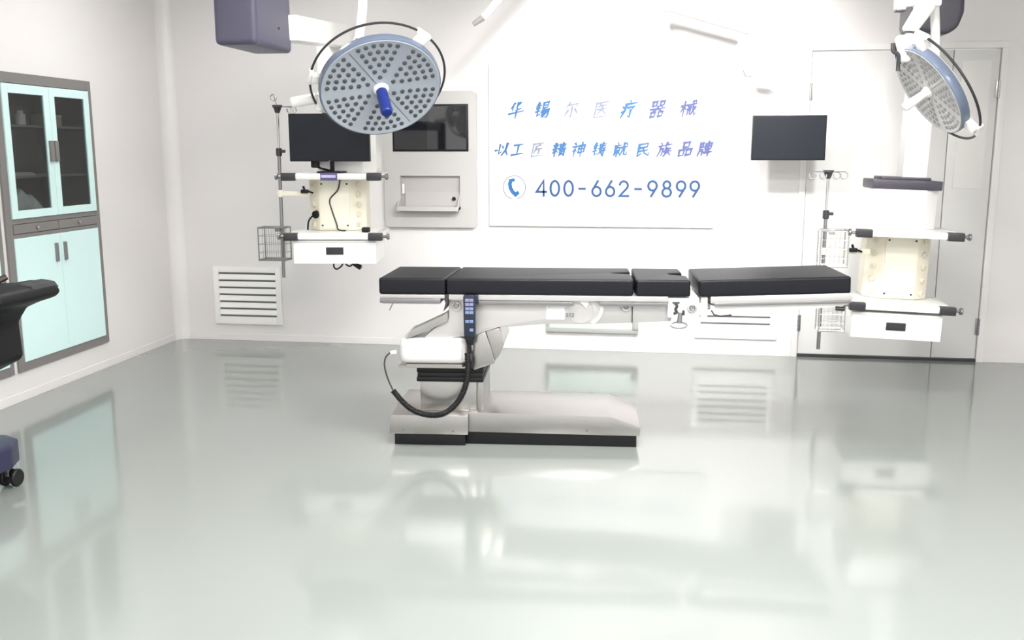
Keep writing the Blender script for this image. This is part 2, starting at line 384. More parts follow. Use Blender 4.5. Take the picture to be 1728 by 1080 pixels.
def glyph(b, key, cx, cz, h, w):
    for st in CH[key]:
        pts = []
        for x, y in st:
            gx, gy = (x-5)/10*h, (5-y)/10*h
            pts.append((cx+gx*.95+gy*.22, cz+gy+gx*.12))   # leaning brush hand
        k = random.uniform(.8, 1.25)
        b.ribbon(pts, w*k, w*k*.45, YS)
L1 = [('hua', -.941), ('xi', -.761), ('er', -.566), ('yi', -.365), ('liao', -.178), ('qi', .012), ('xie', .216)]
for k, x in L1:
    mt = INKG if k in ('er', 'yi') else INKP if k in ('qi', 'xie') else INKB
    b = B(O); glyph(b, k, x, 1.669, .118, .016 if mt is not INKG else .014)
    obj('company_name_character', b, mt, t, False)
L2 = [('yi3', -1.045), ('gong', -.933), ('jiang', -.797), ('jing', -.645), ('shen', -.515), ('zhu', -.373), ('jiu', -.228), ('min', -.08), ('zu', .066), ('pin', .204), ('pai', .334)]
for k, x in L2:
    mt = INKG if k == 'jiang' else INKP if k in ('pin', 'pai', 'zu') else INKT
    b = B(O); glyph(b, k, x, 1.402+(.004 if x > .15 else 0), .104, .0165 if k != 'jiang' else .014)
    obj('slogan_character', b, mt, t, False)
# digits as even round-geometry strokes, cell 0..1 high
def arc(cx, cz, rx, rz, a0, a1, n=20): return [(cx+rx*math.cos(math.radians(a0+(a1-a0)*i/n)), cz+rz*math.sin(math.radians(a0+(a1-a0)*i/n))) for i in range(n+1)]
DG = {
 '4': [[(.50, 0), (.50, 1), (.02, .27), (.68, .27)]],
 '0': [arc(.33, .5, .29, .48, 0, 360, 36)],
 '6': [arc(.33, .31, .28, .30, 0, 360, 30), [(.42, 1), (.10, .47)]],
 '9': [arc(.33, .69, .28, .30, 0, 360, 30), [(.24, 0), (.56, .53)]],
 '2': [arc(.32, .70, .27, .28, 170, -35, 20)+[(.05, .02), (.64, .02)]],
 '8': [arc(.33, .76, .22, .23, 0, 360, 26), arc(.33, .27, .28, .27, 0, 360, 30)],
 '1': [[(.2, .8), (.38, 1), (.38, 0)]],
 '5': [[(.58, .98), (.18, .98), (.12, .56)]+arc(.31, .31, .27, .29, 120, -150, 20)],
 'S': [arc(.33, .74, .24, .24, 30, 230, 16)+arc(.33, .26, .26, .26, 50, -150, 16)],
 '-': [[(.12, .48), (.52, .48)]],
}
def digits(b, txt, xs, z, h, w, y):
    for ch, x in zip(txt, xs):
        for st in DG[ch]: b.ribbon([(x+(p[0]-.33)*h*.98, z+(p[1]-.5)*h) for p in st], w, w, y)
for ch, x in zip('400-662-9899', [-.771, -.676, -.581, -.487, -.389, -.296, -.203, -.106, -.010, .086, .181, .272]):
    bn = B(O); digits(bn, ch, [x], 1.139, .104, .0155, YS)
    obj('phone_number_digit' if ch != '-' else 'phone_number_dash', bn, NUMB, t, False)
b = B(O)
b.ribbon(arc(-.958, 1.144, .078, .080, -76, 258, 40), .006, .006, YS)
obj('phone_icon_ring', b, INKG, t, False)
b = B(O)
hs = [(-.983, 1.188), (-.990, 1.168), (-.985, 1.140), (-.970, 1.113), (-.950, 1.095)]
b.ribbon(hs, .026, .026, YS); b.ribbon([(-.986, 1.190), (-.962, 1.196)], .026, .020, YS); b.ribbon([(-.950, 1.095), (-.933, 1.108)], .030, .022, YS)
obj('phone_icon_handset', b, INKB, t, False)

# ------------------------------------------------------------------ recessed x-ray viewer panel
t = thing('wall_control_panel', 'grey wall panel with black glass screen and open recess left of the sign', 'wall panel', (-1.55, YB, .862))
O = (-1.55, YB, .862)
f = B(O)
PX0, PX1, PZ0, PZ1 = -1.882, -1.222, .862, 1.80
nx0, nx1, nz0, nz1 = -1.766, -1.339, .995, 1.222
f.prism([(PX0+.02, PZ0), (PX1-.02, PZ0), (PX1, PZ0+.02), (PX1, nz0), (PX0, nz0), (PX0, PZ0+.02)], 'y', YB-.04, YB-.001)
f.prism([(PX0, nz1), (PX1, nz1), (PX1, PZ1-.02), (PX1-.02, PZ1), (PX0+.02, PZ1), (PX0, PZ1-.02)], 'y', YB-.04, YB-.001)
f.box((PX0, YB-.04, nz0), (nx0, YB-.001, nz1)).box((nx1, YB-.04, nz0), (PX1, YB-.001, nz1))
obj('panel', f, PANELG, t)
obj('recess', B(O).box((nx0, YB-.008, nz0), (nx1, YB-.001, nz1)).prism([(YB-.036, nz0+.006), (YB-.008, nz0+.006), (YB-.008, nz0+.115), (YB-.018, nz0+.115)], 'x', nx0+.03, nx1-.002), mat('recess_grey', (.44, .42, .41), .4, noise=.02), t, False)
fl = B(O).prism([(YB-.04, nz0), (YB-.115, nz0-.012), (YB-.118, nz0+.004), (YB-.04, nz0+.018)], 'x', nx0-.01, nx1+.003)
fl.box((nx0-.01, YB-.119, nz0-.014), (nx1+.003, YB-.110, nz0+.016), .002)
fl.prism([(YB-.04, nz0), (YB-.115, nz0-.012), (YB-.118, nz0+.02), (YB-.04, nz0+.09)], 'x', nx1-.006, nx1+.003)
fl.prism([(YB-.04, nz0), (YB-.115, nz0-.012), (YB-.118, nz0+.02), (YB-.04, nz0+.06)], 'x', nx0-.01, nx0-.003)
obj('flap', fl, PANELG, t, False)
obj('knob', B(O).cyl((nx1-.045, YB-.018, nz0+.066), (nx1-.045, YB-.045, nz0+.070), .013, n=14, bev=.003), BLACK, t)
obj('lock_plate', B(O).box((nx0+.004, YB-.02, nz0+.10), (nx0+.022, YB-.006, nz0+.17), .003), TRIM, t)
obj('screen_bezel', B(O).box((-1.815, YB-.046, 1.390), (-1.276, YB-.036, 1.712), .004), BLACK, t)
obj('screen_glass', B(O).box((-1.803, YB-.049, 1.403), (-1.290, YB-.0455, 1.698), .001), GLASSB, t, False)

# ------------------------------------------------------------------ wall cabinets
def cabinet(y0, y1, label, full=True):
    X = XL; ym = (y0+y1)/2 + .01
    t = thing('wall_cabinet', label, 'cabinet', (X, ym, CZ0))
    O = (X, ym, CZ0); g = .045
    c = B(O)
    # shell, recessed in the wall
    c.box((X-.38, y0, CZ0), (X-.36, y1, CZ1))
    c.box((X-.36, y0, CZ0), (X, y0+.018, CZ1)).box((X-.36, y1-.018, CZ0), (X, y1, CZ1))
    c.box((X-.36, y0, CZ1-.018), (X, y1, CZ1)).box((X-.36, y0, CZ0), (X, y1, CZ0+.018)).box((X-.36, y0, .925), (X, y1, .94)).box((X-.36, y0, 1.0), (X, y1, 1.015))
    obj('cabinet_body', c, CABIN, t, False)
    f = B(O)
    f.box((X, y0-.008, CZ0), (X+.014, y0+g, CZ1), .002).box((X, y1-g*.8, CZ0), (X+.014, y1+.006, CZ1), .002)
    f.box((X, y0+g, CZ1-.058), (X+.014, y1-g*.8, CZ1), .002).box((X, y0+g, CZ0), (X+.014, y1-g*.8, CZ0+.05), .002)
    f.box((X, y0+g, .918), (X+.014, y1-g*.8, .938), .001).box((X, y0+g, .995), (X+.014, y1-g*.8, 1.022), .001)
    obj('frame', f, CABGREY, t, False)
    a, b_ = y0+g, y1-g*.8
    for k, (p, q) in enumerate(((a, ym-.0015), (ym+.0015, b_))):
        d = B(O); z0, z1, e = 1.024, CZ1-.062, .050
        d.box((X+.004, p, z0), (X+.022, p+e, z1), .002).box((X+.004, q-e, z0), (X+.022, q, z1), .002).box((X+.004, p+e, z0), (X+.022, q-e, z0+e*.9), .002).box((X+.004, p+e, z1-e), (X+.022, q-e, z1), .002)
        dd = obj('glass_door', d, MINT, t, False)
        obj('pane', B(O).box((X+.010, p+e, z0+e*.9), (X+.014, q-e, z1-e)), GLASS, dd, False)
        s = -1 if k == 0 else 1
        yy = ym + s*.022
        obj('handle', B(O).box((X+.022, yy-.017, 1.335), (X+.036, yy+.017, 1.455), .004), CABGREY, dd)
        # drawer strip
        w = B(O).box((X+.003, p+.002, .941), (X+.018, q-.002, .992), .002)
        dw = obj('drawer', w, CABGREY, t, False)
        obj('knob', B(O).cyl((X+.018, (p+q)/2, .966), (X+.03, (p+q)/2, .966), .010, n=14, bev=.002), STEEL, dw)
        lo = B(O).box((X+.003, p, CZ0+.052), (X+.020, q, .916), .002)
        ld = obj('lower_door', lo, MINT, t, False)
        yy = ym + s*.042 - .008
        h = B(O).box((X+.020, yy-.011, .752), (X+.034, yy+.011, .862), .004).box((X+.034, yy-.006, .765), (X+.036, yy+.006, .85))
        obj('handle', h, CABGREY, ld)
    for z in (1.245, 1.53):
        obj('shelf', B(O).box((X-.355, y0+.019, z), (X-.01, y1-.019, z+.012)), CABIN, t, False)
    return t
cabinet(CY0, CY1, 'tall grey framed wall cabinet with two mint doors below glass doors')
cabinet(C2Y0, C2Y1, 'neighbouring wall cabinet cut off at the left edge of the photo')
b = B((XL-.08, 5.09, 1.542)).cyl((XL-.08, 5.09, 1.542), (XL-.08, 5.09, 1.605), .028, n=20, bev=.004).cyl((XL-.08, 5.09, 1.605), (XL-.08, 5.09, 1.625), .018, n=16, bev=.003)
o = obj('small_jar', b, WHITE); o.location = (XL-.08, 5.09, 1.542); tag(o, 'small pale jar on the top shelf behind the left glass door', 'jar')
b = B().box((-.05, -.075, 0), (.05, .075, .062), .003).box((-.052, -.077, .052), (.052, .077, .067), .002)
o = obj('card_box', b, BEIGE); o.location = (XL-.09, 5.345, 1.542); tag(o, 'small beige card box on the top shelf behind the right glass door', 'box')
b = B().box((-.07, -.13, 0), (.07, .13, .012), .003).box((-.06, -.12, .012), (.06, .12, .02), .002)
o = obj('paper_stack', b, GREYW); o.location = (XL-.09, 4.97, 1.257); tag(o, 'thin flat white stack on the middle shelf behind the left glass door', 'papers')
b = B(); 
b.ball((0, 0, .075), .1, (.7, 1.35, .85)); b.ball((.01, .10, .05), .08, (.8, 1.1, .7)); b.ball((0, -.08, .05), .075, (.8, 1, .65))
o = obj('plastic_bag', b, BAG); o.location = (XL-.10, 5.02, 1.016); tag(o, 'crumpled white plastic bag at the bottom behind the left glass door', 'bag')
for v in o.data.vertices:
    v.co.z = max(0, v.co.z + .012*math.sin(v.co.y*60+v.co.x*40))

# ------------------------------------------------------------------ operating table
TO = (-1.27, 4.31, 0); TA = math.radians(4.4)
t = thing('operating_table', 'long operating table with black pads on an offset steel base in mid room', 'operating table', TO, TA)
SB = .045
# plinth
b = B().box((.060, -.018, 0.0), (.403, .46, .058), .004).box((.403, .012, 0.0), (1.222, .43, .066), .004)
obj('plinth', b, BLACK, t)
b = B()
b.prism([(.036, .056), (.418, .056), (.418, .150), (.045, .150)], 'y', -.028, .47, .004)
b.prism([(.418, .064), (1.236, .058), (1.238, .100), (1.098, .152), (.418, .162)], 'y', 0, .44, .003)
bc = obj('base_cover', b, STEEL, t)
for x, z in ((.105, .078), (.345, .074), (.985, .082)): obj('screw', B().cyl((x, -.026 if x < .4 else .002, z), (x, -.031 if x < .4 else -.003, z), .006, n=12), RAILG, bc)
b = B().box((.176, .06, .15), (.4515, .40, .31), .004).box((.452, .065, .15), (.485, .395, .31), .003)
obj('lift_column', b, STEEL, t)
b = B()
for k in range(3): b.box((.163+.004*(k % 2), .03+.003*k, .300+k*.022), (.488-.004*(k % 2), .43, .325+k*.022), .008)
obj('bellows', b, BLACK, t)
b = B().box((.085, -.005, .392), (.412, .40, .520), .045, seg=5)
obj('drive_cover', b, mat('cover_silver_white', (.84, .83, .82), .32, metal=.45, noise=.01), t)
b = B().box((.083, -.002, .376), (.412, .39, .384), .001).box((.12, .0, .380), (.39, .38, .394), .001)
obj('cover_rail', b, STEEL, t, False)
b = B().prism([(.425, .525), (.500, .555), (.530, .470), (.548, .405), (.446, .368), (.425, .385)], 'y', .0, .36, .006)
b.prism([(.503, .553), (.566, .572), (.591, .499), (.568, .442), (.545, .412)], 'y', .012, .35, .006)
obj('tilt_housing', b, STEEL, t)
# beam
b = B().prism([(.324, .705), (1.375, .722), (1.372, .610), (1.20, .600), (.95, .590), (.783, .590), (.600, .572), (.560, .572), (.450, .530), (.30, .515), (.20, .515), (.250, .560), (.322, .610)], 'y', .030, .415, .006)
bm_ = obj('side_beam', b, SATIN, t)
b = B().prism([(.114, .512), (.146, .556), (.300, .630), (.321, .646), (.321, .600), (.136, .517)], 'y', .010, .11, .002)
obj('slanted_cover', b, mat('cover_grey', (.24, .24, .225), .45, noise=.02), t)
b = B().prism([(.905, .728), (.985, .728), (.985, .700), (.975, .668)] + [(.955, .690), (.93, .712)], 'y', .014, .030, .002)
ac = [(.950+.105*math.cos(math.radians(a)), .672+.095*math.sin(math.radians(a))) for a in range(15, -58, -6)]
ai = [(.950+.088*math.cos(math.radians(a)), .672+.082*math.sin(math.radians(a))) for a in range(-57, 16, 6)]
b.prism(ac+ai, 'y', .018, .031, .0015)
obj('curved_cover', b, WHITE, bm_)
b = B().cyl((.948, .034, .655), (.948, .0285, .655), .060, n=40, bev=.002)
obj('round_cover', b, SATIN, bm_)
b = B()
b.box((.787, .026, .613), (.873, .0305, .682), .001)
lb = obj('rating_label', b, mat('label_white', (.82, .83, .82), .5, noise=.01), bm_, False)
b = B().box((.800, .0245, .625), (.850, .026, .652))
b.box((.798, .0245, .668), (.806, .026, .676))
obj('label_print', b, mat('label_print_grey', (.60, .64, .65), .6, noise=.05), lb, False)
b = B(); digits(b, 'S12', [.886, .899, .912], .637, .016, .0035, .0185)
obj('model_mark', b, mat('mark_grey', (.12, .12, .12), .5, noise=.05), bm_, False)
b = B().box((1.188, .024, .602), (1.192, .031, .722))
obj('beam_seam', b, DARK, bm_, False)
# side rails
for y in (-.012, .438): obj('side_rail', B().box((.002, y, .690), (.292, y+.012, .712), .003), RAILG, t)
b = B().box((0, -.002, .712), (.31, .44, .731), .004)
b.prism([(.000, .712), (.292, .712), (.285, .683), (.010, .683)], 'y', .012, .42, .003)
hb = obj('head_frame', b, SATIN, t)
for x in (.07, .185, .262): obj('screw', B().cyl((x, -.012, .701), (x, -.018, .701), .006, n=12), RAILG, hb)
b = B()
b.cyl((.065, -.005, .69), (.048, -.010, .655), .003, n=8)
obj('lever', b, RAILG, hb)
b = B().prism([(.296, .733), (.340, .733), (.325, .700), (.318, .665), (.302, .650), (.314, .690)], 'y', .0, .40, .002)
obj('hinge_joint', b, DARK, t)
for x0, x1 in ((.470, .915), (1.035, 1.35)):
    for y in (-.012, .438): obj('side_rail', B().box((x0, y, .686), (x1, y+.012, .704), .003), RAILG, t)
b = B().box((.330, -.004, .706), (1.352, .444, .733), .004)
obj('seat_frame', b, SATIN, t)
for x, z in ((.362, .673), (1.160, .678), (1.463, .679)):
    y0 = .030 if x < 1.3 else .004
    b = B().cyl((x, y0, z), (x, y0-.014, z), .023, n=28, bev=.003)
    k = obj('pivot_cap', b, SATIN, t)
    b = B().tube([(x+.012*math.cos(a), y0-.017, z+.003+.012*math.sin(a)) for a in [2*PI*i/20 for i in range(20)]], .003, closed=True)
    b.cyl((x, y0-.014, z+.003), (x, y0-.018, z+.003), .006, n=6)
    obj('bolt', b, RAILG, k)
# joint clamp between seat and leg plates
b = B().box((1.352, .006, .632), (1.495, .44, .726), .005).box((1.505, .010, .628), (1.535, .43, .730), .004).box((1.490, .02, .645), (1.51, .42, .70))
cl = obj('leg_joint', b, WHITE, t)
b = B().box((1.372, -.002, .700), (1.405, .008, .706)).tube([(1.385, .0, .700), (1.394, -.002, .688), (1.386, .0, .672), (1.394, -.002, .660), (1.378, .0, .652)], .006, smooth=4).box((1.418, -.002, .645), (1.430, .008, .668), .002)
obj('hook', b, DARK, cl)
b = B().cyl((1.410, .000, .658), (1.406, .000, .608), .009, .012, n=14)
b.tube([(1.404+.037*math.cos(a), .0+.012*math.sin(a), .598+.012*math.sin(a)) for a in [2*PI*i/24 for i in range(24)]], .0042, closed=True)
obj('locking_ring', b, RAILG, cl)
# leg section, tilted up a little about its left end
LT = Matrix.Translation((1.50, 0, .732)) @ Matrix.Rotation(-math.radians(2.1), 4, 'Y') @ Matrix.Translation((-1.50, 0, -.732))
b = B().box((1.545, -.010, .700), (2.185, .455, .733), .005, M=LT)
lf = obj('leg_frame', b, SATIN, t)
for y in (-.020, .450): obj('side_rail', B().box((1.560, y, .688), (2.175, y+.012, .702), .003, M=LT), RAILG, lf)
b = B().prism([(1.545, .690), (2.18, .690), (2.14, .668), (1.75, .650), (1.64, .642), (1.575, .645), (1.548, .664)], 'y', .005, .43, .004, M=LT)
obj('leg_underside', b, WHITE, lf)
b = B().tube([LT @ Vector(p) for p in ((1.548, -.004, .668), (1.560, -.006, .648), (1.590, -.006, .640), (1.640, -.004, .644))], .004)
b.cyl(LT @ Vector((2.11, .0, .662)), LT @ Vector((2.15, .0, .658)), .010, n=12)
obj('release_lever', b, DARK, lf)
# pads
def pad(name, pts, z0, z1, M=None, label=None):
    b = B().prism(pts, 'z', z0, z1, .012, M=M, seg=4)
    return obj(name, b, LEATHER, t, True, label)
pad('head_pad', [(0, -.012), (.314, -.012), (.336, .44), (.012, .44)], .733, .809)
pad('back_pad', [(.320, -.012), (1.190, -.012), (1.190, .20), (1.10, .235), (1.10, .25), (1.190, .285), (1.190, .44), (.342, .44)], .733, .809)
pad('seat_pad', [(1.203, -.012), (1.452, -.012), (1.452, .16), (1.38, .20), (1.365, .225), (1.38, .25), (1.44, .27), (1.44, .43), (1.203, .44)], .733, .809)
pad('leg_pad', [(1.492, -.012), (2.175, -.012), (2.175, .44), (1.492, .44)], .733, .809, LT)
b = B().box((.40, .10, .728), (1.30, .33, .7345))
obj('pad_strap', b, BLACK, t, False)
# remote
rt = thing('remote_control', 'blue-black hand control hanging from the table rail with coiled cable', 'remote control', TO, TA)
b = B().prism([(.403, .728), (.407, .737), (.452, .737), (.460, .728), (.460, .545), (.450, .500), (.418, .500), (.406, .545)], 'y', -.052, -.022, .004)
rb = obj('handset', b, REMB, rt)
obj('cable_boot', B().prism([(.412, .543), (.456, .543), (.446, .503), (.420, .503)], 'y', -.056, -.020, .003), BLACK, rb)
obj('hanger_clip', B().box((.415, -.024, .690), (.470, -.004, .735), .003), REMB, rb)
for i, z in enumerate((.712, .692, .672, .654)):
    for j in range(2):
        obj('key', B().box((.413+j*.020, -.0545, z-.006), (.431+j*.020, -.0515, z+.008), .001), KEYL if i < 2 else KEYB, rb)
for x, z in ((.413, .612), (.433, .612), (.433, .572)):
    obj('key', B().box((x, -.0545, z-.006), (x+.017, -.0515, z+.008), .001), KEYB, rb)
b = B().tube([(.432, -.038, .503), (.434, -.038, .47), (.426, -.038, .44), (.436, -.038, .41), (.426, -.040, .37), (.420, -.04, .33)], .006, smooth=5)
obj('cable', b, BLACK, rt)
path = [(.420, -.04, .46), (.424, -.045, .40), (.418, -.05, .335), (.398, -.055, .268), (.362, -.06, .212), (.312, -.06, .172), (.262, -.06, .160), (.205, -.06, .166), (.150, -.06, .190), (.105, -.055, .228), (.064, -.05, .276)]
b = B().tube(path, .0125, n=10, smooth=8)
# coil ridges
bb = B()
P = [Vector(p) for p in path]
cc = obj('coiled_cable', b, BLACK, rt)
hel = []
tot = 0; N_ = 640
def cat(u):
    k = min(int(u), len(P)-2); f_ = u-k
    p0 = P[max(k-1, 0)]; p1 = P[k]; p2 = P[k+1]; p3 = P[min(k+2, len(P)-1)]
    return .5*((2*p1)+(-p0+p2)*f_+(2*p0-5*p1+4*p2-p3)*f_*f_+(-p0+3*p1-3*p2+p3)*f_**3)
for i in range(N_+1):
    u = i/N_*(len(P)-1.001); p = cat(u); T = (cat(min(u+.02, len(P)-1.001))-cat(max(u-.02, 0))).normalized()
    Y_ = Vector((0, 1, 0)); Nn = T.cross(Y_).normalized()
    a = 2*PI*i/10
    hel.append(p+(Nn*math.cos(a)+Y_*math.sin(a))*.0128)
bb.tube(hel, .0026, n=5)
obj('coil_ridge', bb, BLACK, cc)
b = B().tube([(.066, -.05, .272), (.040, -.045, .33), (.024, -.04, .39), (.028, -.03, .43), (.050, -.02, .452), (.076, -.012, .455)], .0042, smooth=6)
obj('cable', b, DARK, rt)
obj('connector', B().cyl((.050, -.022, .452), (.078, -.016, .456), .009, n=12, bev=.002), WHITE, rt)

# ------------------------------------------------------------------ surgical lamps
def lamp(C, n, e1, R, seam, label, face_m, lens_m, rim_m, handle_m, clips, hl, hr, lr=1.0, rr_=1.11, ro=-.075):
    C = Vector(C); n = Vector(n).normalized(); e1 = Vector(e1); e1 = (e1-n*e1.dot(n)).normalized(); e2 = n.cross(e1)
    t = thing('surgical_lamp', label, 'surgical lamp', C)
    M = Matrix((e1, e2, n)).transposed().to_4x4(); M.translation = (0, 0, 0)
    V = lambda x, y, z: M @ Vector((x, y, z))
    hs = B().lathe([(0, -.085), (R*.35, -.083), (R*.75, -.070), (R*.93, -.052), (R*.985, -.040)], M, 64)
    obj('housing', hs, WHITE, t)
    hb = B().lathe([(R*.985, -.042), (R*1.0, -.034), (R*1.0, -.006), (R*.992, .002), (R*.975, .004)], M, 64)
    obj('rim_band', hb, rim_m, t)
    fc = B().lathe([(0, 0), (R*.90, 0), (R*.93, .004), (R*.965, .006), (R*.98, .002)], M, 64)
    f = obj('face_panel', fc, face_m, t)
    for s in range(6):
        ls = B()
        for k in range(1, 7):
            for j in range(k):
                rr = R*(.115+.126*k)
                a = math.radians(seam + 60*s + 30 + (j-(k-1)/2)*(50.0/k))
                c = V(rr*math.cos(a), rr*math.sin(a), .0005)
                # flat oval lens, short across
                lm = Matrix.Translation(c) @ M @ Matrix.Diagonal((1, 1.15, 1, 1))
                ls.lathe([(0, .0026), (R*.026*lr, .0022), (R*.034*lr, 0)], lm, 10)
        obj('lens_cluster', ls, lens_m, f)
    a = math.radians(seam)
    sm = B()
    d = V(math.cos(a), math.sin(a), 0); q = V(-math.sin(a), math.cos(a), 0); zz = V(0, 0, 1)
    sm._put([d*R*s_*.95+q*w_+zz*.0012 for s_, w_ in ((-1, -.0012), (1, -.0012), (1, .0012), (-1, .0012))], [(0, 1, 2, 3)])
    obj('seam_line', sm, DARK, f, False)
    hd = B().cyl(V(0, 0, 0), V(0, 0, .022), hr*1.35, hr*1.15, n=28, bev=.003)
    h = obj('handle_socket', hd, WHITE, t)
    hd = B().lathe([(0, .018), (hr*.92, .018), (hr*.95, .05), (hr*1.0, hl-.03), (hr*1.02, hl-.018), (hr*.96, hl-.008), (hr*.85, hl-.002), (hr*.7, hl), (0, hl)], M, 28)
    obj('handle', hd, handle_m, t)
    # grab ring behind the rim, broken by clips
    for i, ca in enumerate(clips):
        cb = clips[(i+1) % len(clips)]
        if cb <= ca: cb += 360
        pts = []
        for k in range(33):
            a = math.radians(ca+4+(cb-ca-8)*k/32)
            pts.append(V(R*rr_*math.cos(a), R*rr_*math.sin(a), ro))
        obj('grab_ring', B().tube(pts, .0062, n=8), DARK, t)
        a = math.radians(ca)
        cp = B()
        rM = M @ Matrix.Rotation(a, 4, 'Z')
        cp.box((R*.90, -.026, ro-.005), (R*(rr_-.01), .026, ro+.032), .008, M=rM).box((R*(rr_-.04), -.045, ro-.017), (R*(rr_+.04), .045, ro+.015), .010, M=rM)
        obj('ring_clip', cp, WHITE, t)
    return t, C, V, M
def wv(C, p): return Vector(p)-C
tl, CL, VL, ML = lamp((-1.408, 4.9, 1.711), (.342, -.634, -.689), (.939, .255, .231), .317, 112, 'large round surgical lamp with blue handle, over the head end of the table', FACE, LENS, PERI, BLUE, (38, 160, 277), .185, .031, 1.15)
# suspension of the left lamp: drop tube, yoke and knuckle at the left rim
b = B().tube([wv(CL, (-1.53, 5.05, 2.70)), wv(CL, (-1.535, 5.05, 2.2)), wv(CL, (-1.565, 5.05, 1.98))], .024, n=14, smooth=4)
obj('drop_tube', b, WHITE, tl)
b = B().box(wv(CL, (-1.60, 5.0, 2.70)), wv(CL, (-1.46, 5.1, 2.75)), .01)
obj('ceiling_mount', b, WHITE, tl)
b = B().tube([wv(CL, (-1.565, 5.05, 1.98)), wv(CL, (-1.62, 5.08, 1.88)), wv(CL, (-1.73, 5.03, 1.75)), wv(CL, (-1.755, 4.95, 1.668))], .026, n=14, smooth=6)
obj('yoke', b, WHITE, tl)
b = B().cyl(wv(CL, (-1.76, 4.93, 1.670)), wv(CL, (-1.895, 4.90, 1.645)), .028, n=20, bev=.006).cyl(wv(CL, (-1.72, 4.93, 1.70)), wv(CL, (-1.75, 4.92, 1.60)), .03, n=16, bev=.006)
obj('joint', b, WHITE, tl)
tr_, CR, VR, MR = lamp((1.309, 5.0, 1.679), (-.778, -.128, -.542), (.58, -.107, -.808), .243, 90, 'smaller round surgical lamp seen edge on, with white handle, near the door', FACE2, LENS2, PERI, WHITE, (20, 140, 260), .14, .022, 1.35, 1.25, -.045)
b = B().tube([wv(CR, (1.342, 5.15, 2.70)), wv(CR, (1.342, 5.15, 2.2)), wv(CR, (1.360, 5.15, 1.98)), wv(CR, (1.372, 5.15, 1.80))], .022, n=14, smooth=4)
obj('drop_tube', b, WHITE, tr_)
b = B().box(wv(CR, (1.27, 5.08, 2.70)), wv(CR, (1.42, 5.22, 2.75)), .01)
obj('ceiling_mount', b, WHITE, tr_)
b = B().tube([wv(CR, (1.372, 5.15, 1.80)), wv(CR, (1.39, 5.12, 1.78)), wv(CR, (1.33, 5.08, 1.86)), wv(CR, (1.22, 5.02, 1.90))], .022, n=14, smooth=6)
obj('yoke', b, WHITE, tr_)
b = B().cyl(wv(CR, (1.175, 4.99, 1.945)), wv(CR, (1.215, 5.02, 1.83)), .045, n=20, bev=.010).cyl(wv(CR, (1.23, 5.0, 1.88)), wv(CR, (1.262, 5.0, 1.82)), .035, n=18, bev=.008)
jt = obj('joint', b, WHITE, tr_)
b = B().tube([wv(CR, p) for p in ((1.122, 4.97, 1.905), (1.126, 4.97, 1.868), (1.150, 4.97, 1.850), (1.155, 4.98, 1.80), (1.155, 4.98, 1.775))], .010, n=8, smooth=4)
obj('lock_lever', b, DARK, jt)
b = B().cyl(wv(CR, (1.20, 5.02, 1.96)), wv(CR, (1.29, 5.05, 2.10)), .035, .045, n=18, bev=.006)
b.box(wv(CR, (1.245, 5.01, 2.08)), wv(CR, (1.345, 5.16, 2.15)), .012)
obj('spring_arm', b, WHITE, tr_)
b = B().cyl(wv(CR, (1.26, 5.06, 2.115)), wv(CR, (1.165, 5.05, 2.10)), .024, n=16, bev=.004).box(wv(CR, (1.135, 5.02, 2.066)), wv(CR, (1.185, 5.08, 2.125)), .010)
ec = obj('end_cap', b, GREYW, tr_)
obj('cap_foot', B().box(wv(CR, (1.140, 5.018, 2.058)), wv(CR, (1.182, 5.07, 2.068)), .003), DARK, ec)

